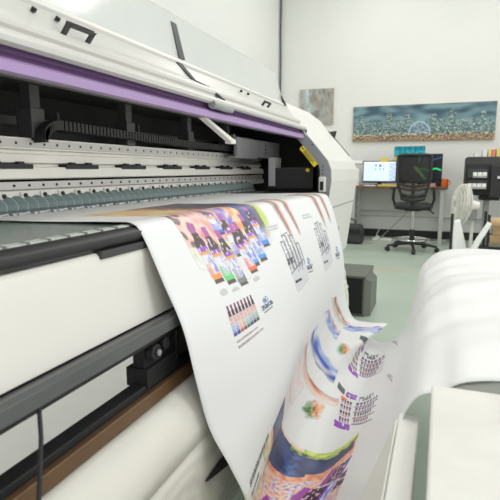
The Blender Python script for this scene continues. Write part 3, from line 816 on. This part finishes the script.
def small(a,b):
    n=nz(a*4,b*4); n2=nz(a*12,b*5+8); c=mix(srgb(148,146,138),srgb(178,178,172),.5+n*1.4)
    c=mix(c,srgb(120,116,108),max(0,n2*1.2))
    if .10<a<.38: c=mix(c,srgb(200,214,218),max(0,.7-abs(a-.24)*5+n2))
    if .45<a<.66 and .15<b<.75: c=mix(c,srgb(185,145,130),max(0,.5-abs(a-.56)*7+n2*.8)*(1-b*.6))
    if abs(a-.52)<.07 and abs(b-.70)<.10: c=mix(c,srgb(90,70,70),.5)
    if b>.8: c=mix(c,srgb(175,172,165),.5)
    return c
wall_art('small_picture', -2.06, -1.555, H+.675, H+1.19, 0, small, 70, 70, 'small square grey blurred figure print on the back wall left of the skyline print')
tag(MB().tube([(-2.375,7.56,4.0),(-2.37,7.555,3.4),(-2.378,7.56,3.0),(-2.37,7.558,2.6),(-2.375,7.56,2.2),(-2.37,7.56,1.6),(-2.37,7.56,.35)], .014, 8).build('wall_cable', M['cable'], None, smooth=True),
    'thick dark grey cable running down the back corner of the room', 'cable')
# teal print pinned above the monitor
bp = thing('teal_poster', (-.44,Y1,H+.26), 'small bright blue and teal print pinned above the dark monitor', 'poster')
def bluep(a,b):
    if abs(a-.35)<.02 or abs(a-.68)<.015: return srgb(20,90,110)
    return mix(srgb(0,140,165),srgb(60,200,215),.5+nz(a*8,b*8)*1.5) if b>.3 else mix(srgb(0,165,185),srgb(0,120,140),.5+nz(a*9,2))
MB().box((-.655,Y1-.012,H+.16),(-.235,Y1-.001,H+.335)).build('backing', M['paper'], bp)
canvas('print_face', (-.655,Y1-.013,H+.335), (.42,0,0), (0,0,-.175), 40, 20, bluep, M['art'], bp)
# desk
DZ = H-.215
dk = thing('desk', (-.50,7.25,0), 'long desk with dark red wooden top and grey metal legs at the back wall', 'desk')
MB().box((-1.20,6.93,DZ-.035),(.085,7.55,DZ)).build('table_top', M['wood'], dk, bevel=.004)
for x,y in ((-1.12,6.99),(.02,6.99),(-1.12,7.48),(.02,7.48)):
    MB().box((x-.025,y-.025,0),(x+.025,y+.025,DZ-.035)).build('leg', M['leg'], dk, bevel=.004)
MB().box((-1.1,7.47,.40),(0,7.485,.72)).build('modesty_panel', M['dado'], dk)
def monitor(name, x0, x1, z0, z1, y, fn, label, ry=0):
    t = thing(name, ((x0+x1)/2, y+.08, DZ), label, 'monitor'); xc=(x0+x1)/2
    MB().box((x0,y,z0),(x1,y+.035,z1)).build('housing', M['black'], t, bevel=.004)
    canvas('screen', (x0+.012,y-.001,z1-.012), (x1-x0-.024,0,0), (0,0,-(z1-z0-.035)), 90, 60, fn, M['screen'], t)
    MB().box((xc-.03,y+.035,DZ+.01),(xc+.03,y+.06,z0+.15)).build('stand', M['black'], t, bevel=.003)
    MB().box((xc-.13,y-.04,DZ),(xc+.13,y+.14,DZ+.012)).build('foot', M['black'], t, bevel=.004)
def scrA(a,b):
    c=srgb(206,222,240)
    if b<.06: return srgb(225,230,238)
    if a>.80: c=srgb(170,190,222) if nz(a*10,b*30)>-.1 else srgb(205,215,235)
    for x,y,w,h,k in ((.36,.14,.05,.10,(70,80,110)),(.48,.14,.07,.12,(60,90,130)),(.60,.12,.03,.08,(200,120,90)),(.50,.32,.03,.12,(70,140,80)),(.62,.30,.02,.14,(90,130,90)),(.35,.34,.04,.1,(140,170,200))):
        if x<a<x+w and y<b<y+h: return srgb(*k)
    if .08<a<.30 and nz(a*12,b*26)>.25: return srgb(190,208,232)
    return c
def scrB(a,b):
    c=(.002,.004,.006)
    if .40<a<.66 and b<.28 and abs((a*22)%3-1.2)<.42 : return srgb(40,190,120) if a<.52 else srgb(60,130,190)
    if a>.50 and abs(b-.55-.03*math.sin(a*20))<.028: return srgb(30,210,110)
    d=abs((a-.36)-(b-.52)*.55-.05)
    if .44<b<.92 and d<.06*(1-abs(b-.6)*1.6): return srgb(170,225,60)
    if abs(b-.22+(a-.75)*.5)<.02 and a>.70: return srgb(30,80,130)
    return c
monitor('desktop_monitor', -1.045,-.585, H-.175, H+.125, 7.25, scrA, 'left desk monitor with a bright pale blue screen')
monitor('desktop_monitor', -.555,.002, H-.175, H+.215, 7.25, scrB, 'right desk monitor, larger, with black screen and green shapes')
# things on the desk
def cyl_thing(name, x,y,z,r,h,m,label,cat,handle=False):
    t = thing(name,(x,y,z),label,cat)
    MB().lathe([(0,0),(r*.92,0),(r,.01),(r,h),(r*.88,h),(r*.86,.012),(0,.012)],(x,y,z),20).build('body', m, t, smooth=True)
    if handle: MB().tube([(x+r*.9,y,z+h*.8),(x+r*1.5,y,z+h*.72),(x+r*1.5,y,z+h*.35),(x+r*.9,y,z+h*.25)],.006,8).build('handle', m, t, smooth=True)
    return t
cyl_thing('mug', .045,7.02,DZ,.042,.10,M['orange'],'bright orange mug at the right end of the desk','mug',True)
cyl_thing('cup', -.035,7.04,DZ,.036,.075,M['black'],'small black cup just left of the orange mug','cup')
def flat(name,x0,y0,x1,y1,z,h,m,label,cat,group=None):
    return tag(MB().box((x0,y0,z),(x1,y1,z+h)).build(name,m,None,bevel=.001),label,cat,group)
flat('paper_stack',-.80,6.96,-.56,7.12,DZ,.018,M['note'],'low stack of yellowish papers on the desk before the bright monitor','paper stack')
flat('paper_stack',-.98,6.97,-.84,7.10,DZ,.010,M['paper'],'thin white paper stack at the desk edge under the bright monitor','paper stack')
flat('paper_stack',-.18,6.97,-.06,7.12,DZ,.016,M['pink'],'small stack of pinkish papers beside the black cup','paper stack')
flat('keyboard',-.52,6.98,-.16,7.12,DZ,.018,M['grey'],'grey keyboard on the desk behind the office chair','keyboard')
tag(MB().box((-.81,7.235,H+.115),(-.70,7.247,H+.165)).build('sticky_note',M['note']),'yellow note stuck on the top edge of the bright monitor','sticky note')
tag(MB().box((-.655,Y1-.016,H+.12),(-.60,Y1-.013,H+.19)).build('sticky_note',M['note']),'yellow green note on the lower left corner of the teal print','sticky note')
tag(MB().lathe([(0,0),(.055,0),(.055,.10),(.05,.24),(0,.24)],(-1.14,7.2,DZ),18).build('paper_tub',M['paper'],None,smooth=True),'white paper tub at the left end of the desk','tub')
rp = MB().tube([(-1.40,7.3,H+.105),(-1.06,7.3,H+.10)],.03,14).build('paper_tube',M['paper'],None,smooth=True)
tag(rp,'white rolled paper tube lying above the left end of the desk','paper tube')
tag(MB().box((-1.42,7.2,DZ),(-1.20,7.5,H+.07)).build('cardboard_box',M['paper'],None,bevel=.004),'white box at the far left of the desk, partly behind the printer','box')
MBs = MB().box((-1.44,7.15,0),(-1.22,7.5,DZ)).build('drawer_unit',M['tframe'],None,bevel=.004); tag(MBs,'white drawer unit left of the desk, almost hidden by the printer','drawer unit')
# bag
bg = thing('black_bag', (-1.10,6.75,0), 'black soft bag standing on the floor at the left desk leg', 'bag')
mb = MB(); sec=[(0,.17,.10),(.04,.185,.11),(.16,.18,.10),(.235,.165,.08),(.26,.14,.055)]
for (z0,w0,d0),(z1,w1,d1) in zip(sec,sec[1:]):
    mb.add([(-1.12+s*w,6.75+q*d,z) for z,w,d in ((z0,w0,d0),(z1,w1,d1)) for s,q in ((-1,-1),(1,-1),(1,1),(-1,1))],[(0,1,5,4),(1,2,6,5),(2,3,7,6),(3,0,4,7)]+([(3,2,1,0)] if z0==0 else [])+([(4,5,6,7)] if z1==.26 else []))
mb.build('body',M['leather'],bg,bevel=.012)
MB().box((-1.28,6.642,.13),(-.96,6.655,.20)).build('flap',M['black'],bg,bevel=.004)
MB().tube([(-1.2,6.72,.25),(-1.19,6.72,.31),(-1.12,6.72,.335),(-1.05,6.72,.31),(-1.04,6.72,.25)],.009,8).build('handle',M['black'],bg,smooth=True)
# drafting chair
cx,cy=-.30,6.35
ch = thing('office_chair',(cx,cy,0),'black mesh back drafting chair with chrome foot ring in front of the desk','chair')
def ring(c,r,n=28): return [(c[0]+r*math.cos(2*math.pi*k/n),c[1]+r*math.sin(2*math.pi*k/n),c[2]) for k in range(n+1)]
for k in range(5):
    a=math.radians(-90+72*k+8); d=Vector((math.cos(a),math.sin(a),0)); c0=Vector((cx,cy,.10))
    MB().tube([c0,c0+d*.14+Vector((0,0,-.008)),c0+d*.30+Vector((0,0,-.035))],[.026,.020,.015],8).build('leg',M['plastic'],ch,smooth=True)
    e=c0+d*.30; n_=Vector((-d.y,d.x,0))
    MB().tube([Vector((e.x,e.y,.029))-n_*.022,Vector((e.x,e.y,.029))+n_*.022],.028,12).build('caster',M['plastic'],ch,smooth=True)
MB().tube([(cx,cy,.08),(cx,cy,.26)],.032,14).build('column_sleeve',M['plastic'],ch,smooth=True)
MB().tube([(cx,cy,.26),(cx,cy,.50)],.016,14).build('gas_lift',M['chrome'],ch,smooth=True)
mb=MB().tube(ring((cx,cy,.145),.20),.011,8,cap=False)
for k in range(3):
    a=math.radians(30+120*k); mb.tube([(cx,cy,.145),(cx+.20*math.cos(a),cy+.20*math.sin(a),.145)],.008,6)
mb.build('foot_ring',M['chrome'],ch,smooth=True)
MB().box((cx-.09,cy-.10,.49),(cx+.09,cy+.12,.535)).build('tilt_mechanism',M['plastic'],ch,bevel=.01)
MB().tube([(cx+.05,cy,.51),(cx+.19,cy-.03,.505),(cx+.24,cy-.04,.46)],.009,8).build('lever',M['plastic'],ch,smooth=True)
mb=MB(); N=14
for i in range(N):
    for j in range(N): pass
vs=[];fs=[]
for j in range(N+1):
    for i in range(N+1):
        u=i/N*2-1; v=j/N*2-1; X=u*math.sqrt(1-v*v*.28)*.235; Yy=v*math.sqrt(1-u*u*.28)*.225
        vs.append((cx+X,cy+Yy,.60-.035*(max(abs(u),abs(v)))**4-.012*(1-u*u)))
for j in range(N):
    for i in range(N): a=j*(N+1)+i; fs.append((a,a+1,a+N+2,a+N+1))
mb.add(vs,fs); o=mb.build('seat',M['plastic'],ch,smooth=True); s=o.modifiers.new('t','SOLIDIFY'); s.thickness=.055; s.offset=-1 if o.data.polygons[0].normal.z>0 else 1
# back (nearest the camera: the chair faces the desk)
yb=cy-.25
def backpt(u,v,o=0):     # u -1..1, v 0..1 from the bottom
    w=.125+.065*min(1,v*2.2)-.005*v; return Vector((cx+u*w, yb-.03*math.sin(v*math.pi)+.04*u*u+.02*v+o, .655+.48*v))
vs=[];fs=[];N=16
for j in range(N+1):
    for i in range(N+1): vs.append(backpt(i/N*2-1,.34+.66*j/N))
for j in range(N):
    for i in range(N): a=j*(N+1)+i; fs.append((a,a+1,a+N+2,a+N+1))
o=MB().add(vs,fs).build('mesh_back',M['mesh'],ch,smooth=True); s=o.modifiers.new('t','SOLIDIFY'); s.thickness=.006
loop=[backpt(-1,v/8) for v in range(9)]+[backpt(u/4,1)+Vector((0,0,.012)) for u in range(-3,4)]+[backpt(1,1-v/8) for v in range(9)]
MB().tube(loop,.016,8).build('back_frame',M['plastic'],ch,smooth=True)
mb=MB()
for v,r in ((.0,.028),(.10,.016),(.24,.014),(.34,.016)): mb.tube([backpt(u/5,v)+Vector((0,0,-.025*(1-(u/5)**2))) for u in range(-5,6)],r,8)
mb.tube([backpt(0,.36),backpt(0,.1),backpt(0,-.05),(cx,yb+.02,.56),(cx,cy-.06,.52)],.02,8)
mb.build('lumbar_frame',M['plastic'],ch,smooth=True)
for sg in (-1,1):
    MB().tube([(cx+sg*.10,cy-.05,.54),(cx+sg*.21,cy-.05,.56),(cx+sg*.235,cy-.06,.63),(cx+sg*.225,cy-.09,.75)],.018,8).box((cx+sg*.222-.03,cy-.20,.745),(cx+sg*.222+.03,cy+.06,.775)).build('armrest',M['plastic'],ch,bevel=.004)
# floor clutter
def wire(pts,r,m,label):
    tag(MB().tube(pts,r,6).build('floor_cable',m,None,smooth=True),label,'cable')
wire([(-.80,7.5,.15),(-.85,7.4,.01),(-.6,7.2,.008),(-.35,7.3,.008),(-.1,7.15,.008),(.1,7.4,.01)],.006,M['paper'],'pale cable trailing along the floor below the desk')
wire([(-.78,7.0,.012),(-.5,7.35,.30),(-.38,7.42,.45),(-.33,7.4,.70)],.005,M['grey'],'thin grey cable rising slantwise under the desk')
ps=thing('power_strip',(-.72,7.2,0),'white power strip lying on the floor under the desk','power strip')
MB().box((-.86,7.12,0),(-.60,7.18,.035)).build('body',M['paper'],ps,bevel=.004)
MB().box((-.82,7.13,.035),(-.77,7.17,.065)).build('plug',M['white'],ps,bevel=.003)
# ---- dark mini printer at the right
mp = thing('plotter', (.75,6.8,0), 'black plotter with two rows of white ink cartridges at the right edge', 'printer')
BX0,BX1=.27,1.9
mb=MB()
out=[(6.55,H-.30),(6.50,H-.24),(6.52,H+.08),(6.60,H+.155),(7.15,H+.155),(7.2,H-.30)]
def prismx(m_,pts,x0,x1,mi=0):
    n=len(pts); return m_.add([(x0,a,b) for a,b in pts]+[(x1,a,b) for a,b in pts],[(i,(i+1)%n,n+(i+1)%n,n+i) for i in range(n)]+[tuple(range(n-1,-1,-1)),tuple(range(n,2*n))],mi)
prismx(mb,out,BX0,BX1).build('body',M['black'],mp,bevel=.015)
for z in (H-.095,H-.225):
    MB().box((.285,6.485,z),(.50,6.505,z+.105)).build('cartridge_bay',M['dark'],mp,bevel=.003)
MB().box((.53,6.46,H-.32),(1.85,6.515,H+.06)).build('front_cover',M['plastic'],mp,bevel=.01)
MB().box((.60,6.44,H-.10),(1.8,6.47,H-.07)).build('paper_guide',M['chrome'],mp)
for x in (.53,1.7):
    MB().box((x-.03,6.72,.06),(x+.03,6.86,H-.30)).build('stand_leg',M['grey'],mp,bevel=.004)
    MB().box((x-.04,6.45,.0),(x+.04,7.15,.06)).build('stand_foot',M['black'],mp,bevel=.004)
MB().box((.55,6.76,.32),(1.7,6.82,.38)).build('cross_bar',M['black'],mp)
MB().box((.44,6.62,H-.36),(.66,6.9,H-.30)).build('leg_bracket',M['black'],mp,bevel=.01)
ink=None
for k in range(7):
    r_,c_=(0,k+1) if k<3 else (1,k-3); x=.292+.051*c_; z=H-.088 if r_==0 else H-.218
    if ink is None:
        ink=thing('ink_cartridge',(x,6.49,z),'white ink cartridge in the lower or upper bay of the black plotter','ink cartridge','ink cartridges in the black plotter')
        MB().box((x,6.455,z),(x+.045,6.49,z+.062)).build('body',M['paper'],ink,bevel=.004)
        MB().box((x+.004,6.453,z+.004),(x+.041,6.456,z+.022)).build('colour_band',M['grey'],ink)
        x0_,z0_=x,z
    else:
        c=copy_tree(ink); c.location=Vector(ink.location)+Vector((x-x0_,0,z-z0_))
    (ink if k==0 else c)['label']=('white ink cartridge in the %s bay of the black plotter, %s from the left' % (('upper','second third fourth'.split()[k]) if k<3 else ('lower','first second third fourth'.split()[k-3])))
bt=MB().box((.292,6.455,H-.088),(.337,6.49,H-.05)).build('ink_cartridge',M['dark']); tag(bt,'dark blue ink cartridge at the left end of the upper bay','ink cartridge')
# papers on top of the plotter
for k,(x,w,h,m,l) in enumerate(((.36,.05,.045,M['paper'],'leftmost thin white paper bundle standing on the black plotter'),(.45,.05,.085,M['paper'],'white paper bundle standing on the black plotter'),(.51,.035,.10,M['yel2'],'yellow folder standing on the black plotter'),(.55,.04,.09,M['pink'],'pink red folder standing on the black plotter'),(.60,.05,.10,M['yel2'],'second yellow folder, right of the pink one, on the black plotter'),(.66,.08,.09,M['paper'],'white folder at the right edge on the black plotter'))):
    tag(MB().box((x,6.75,H+.155),(x+w,6.98,H+.155+h)).build('folder',m,None,bevel=.002),l,'folder')
# ---- media stand with rolls
ms=thing('roll_stand',(.62,5.2,0),'black metal stand carrying cardboard media rolls at the right edge','stand')
for x,y in ((.115,5.0),(.425,5.0),(1.2,5.0),(.425,5.4),(1.2,5.4)):
    MB().box((x-.012,y-.012,0),(x+.012,y+.012,H-.40)).build('post',M['black'],ms,bevel=.002)
MB().box((.425,4.99,.20),(1.2,5.01,.225)).build('cross_bar',M['black'],ms)
MB().box((.425,5.39,.20),(1.2,5.41,.225)).build('cross_bar',M['black'],ms)
MB().box((.115,4.99,.10),(.425,5.01,.12)).build('cross_bar',M['black'],ms)
for x in (.425,1.2): MB().box((x-.012,5.0,.20),(x+.012,5.4,.225)).build('side_bar',M['black'],ms)
def roll(y,z,x0,x1,r,m,label):
    t=thing('cardboard_tube',((x0+x1)/2,y,z),label,'cardboard tube')
    MB().tube([(x0,y,z),(x1,y,z)],r,24).build('tube',m,t,smooth=True)
    MB().tube([(x0-.002,y,z),(x0+.004,y,z)],r*.72,20).build('tube_hole',M['black'],t)
roll(5.06,H-.475,.435,1.15,.045,M['card'],'topmost brown cardboard tube with a dark open end, at the right edge')
roll(5.14,H-.565,.47,1.15,.044,M['card'],'brown cardboard tube second from the top of the stand')
roll(5.22,H-.655,.46,1.15,.044,M['card'],'brown cardboard tube lowest on the stand')
wp=MB(); 
pth=[(.43,4.97,H-.47),(.40,4.96,H-.53),(.35,4.95,H-.62),(.30,4.95,H-.74),(.27,4.95,H-.85)]
wp.tube(pth,[.022,.024,.026,.028,.03],10).build('hanging_paper',M['paper'],None,smooth=True)
tag(COL.objects[-1],'rolled white paper strip slanting down left of the cardboard tubes','paper')
vs=[];fs=[]
for j in range(13):
    v=j/12
    for i in range(7):
        u=i/6; vs.append((.135+.05*u+.10*v*v*(.4+u*.6)-.02*math.sin(v*3.1)+.05*u*math.sin(v*3.1), 5.03+.10*u, H-.46-.42*v))
for j in range(12):
    for i in range(6): a=j*7+i; fs.append((a,a+1,a+8,a+7))
o=MB().add(vs,fs).build('draped_paper',M['paper'],None,smooth=True); tag(o,'curved white paper sheet draped below the fan head','paper')
s=o.modifiers.new('t','SOLIDIFY'); s.thickness=.003
# ---- pedestal fan seen from the side
fx,fy,fz=.255,5.5,H-.35
fn=thing('pedestal_fan',(fx+.03,fy,0),'white round pedestal fan turned sideways between chair and plotter','fan')
ax=Vector((-.945,-.27,.10)).normalized(); q=Vector((0,0,1)).rotation_difference(ax); c0=Vector((fx-.045,fy,fz+.005))
mb=MB()
for r,z in ((.205,0),(.205,.02),(.19,.045),(.15,.06),(.10,.07),(.05,.074),(.19,-.03),(.15,-.05),(.10,-.06)):
    mb.tube([c0+q@Vector((r*math.cos(a),r*math.sin(a),z)) for a in [2*math.pi*k/28 for k in range(29)]],.0055 if r>.2 else .003,5,cap=False)
for k in range(60):
    a=2*math.pi*k/60; d=Vector((math.cos(a),math.sin(a),0))
    mb.tube([c0+q@(d*.04+Vector((0,0,.074))),c0+q@(d*.13+Vector((0,0,.065))),c0+q@(d*.19+Vector((0,0,.045))),c0+q@(d*.205),c0+q@(d*.19+Vector((0,0,-.03))),c0+q@(d*.06+Vector((0,0,-.065)))],.0026,4)
mb.build('cage',M['fanw'],fn,smooth=True)
mb=MB()
for k in range(5):
    a=2*math.pi*k/5
    P_=[(.03,-.5,.012),(.17,-.42,.018),(.18,.05,.0),(.15,.32,-.012),(.03,.35,-.01)]
    vs=[c0+q@Vector((r*math.cos(a+t),r*math.sin(a+t),z)) for r,t,z in P_]; vs+=[v+ax*.003 for v in vs]
    mb.add(vs,[(0,1,2,3,4),(9,8,7,6,5),(0,5,6,1),(1,6,7,2),(2,7,8,3),(3,8,9,4),(4,9,5,0)])
mb.tube([c0-ax*.02,c0+ax*.03],.035,16)
mb.build('blades',M['fanw'],fn)
MB().tube([c0-ax*.06,c0-ax*.16],[.062,.045],18).build('motor',M['fanw'],fn,smooth=True)
pc=c0-ax*.11
MB().tube([(pc.x,pc.y,fz-.02),(pc.x,pc.y,.04)],.017,12).build('pole',M['fanw'],fn,smooth=True)
MB().box((pc.x-.04,pc.y-.04,fz-.15),(pc.x+.04,pc.y+.03,fz-.06)).build('control_box',M['grey'],fn,bevel=.006)
MB().lathe([(0,0),(.19,0),(.19,.012),(.04,.045),(0,.045)],(pc.x,pc.y,0),30).build('base',M['fanw'],fn,smooth=True)

# ================================================================ LIGHT AND CAMERA
w=bpy.data.worlds.new('room_daylight'); sc.world=w; w.use_nodes=True
bgn=w.node_tree.nodes['Background']; bgn.inputs['Color'].default_value=(.97,.985,1,1); bgn.inputs['Strength'].default_value=WORLD
cam=bpy.data.cameras.new('camera'); co=bpy.data.objects.new('camera',cam); COL.objects.link(co); sc.camera=co
cam.sensor_width=36; cam.lens=36; cam.clip_start=.02; co.location=(0,0,H)
p_=math.atan(80/500); yw=math.atan(192*math.cos(p_)/500)
co.rotation_euler=(math.pi/2-p_,0,yw)
cam.dof.use_dof=True; cam.dof.focus_distance=1.75; cam.dof.aperture_fstop=7.0
vs_=sc.view_settings; sc.display_settings.display_device='sRGB'; vs_.view_transform='Standard'; vs_.look='None'; vs_.gamma=1; vs_.use_curve_mapping=False; vs_.exposure=EXPO
for o in bpy.data.objects:
    if '_loc' in o: del o['_loc']
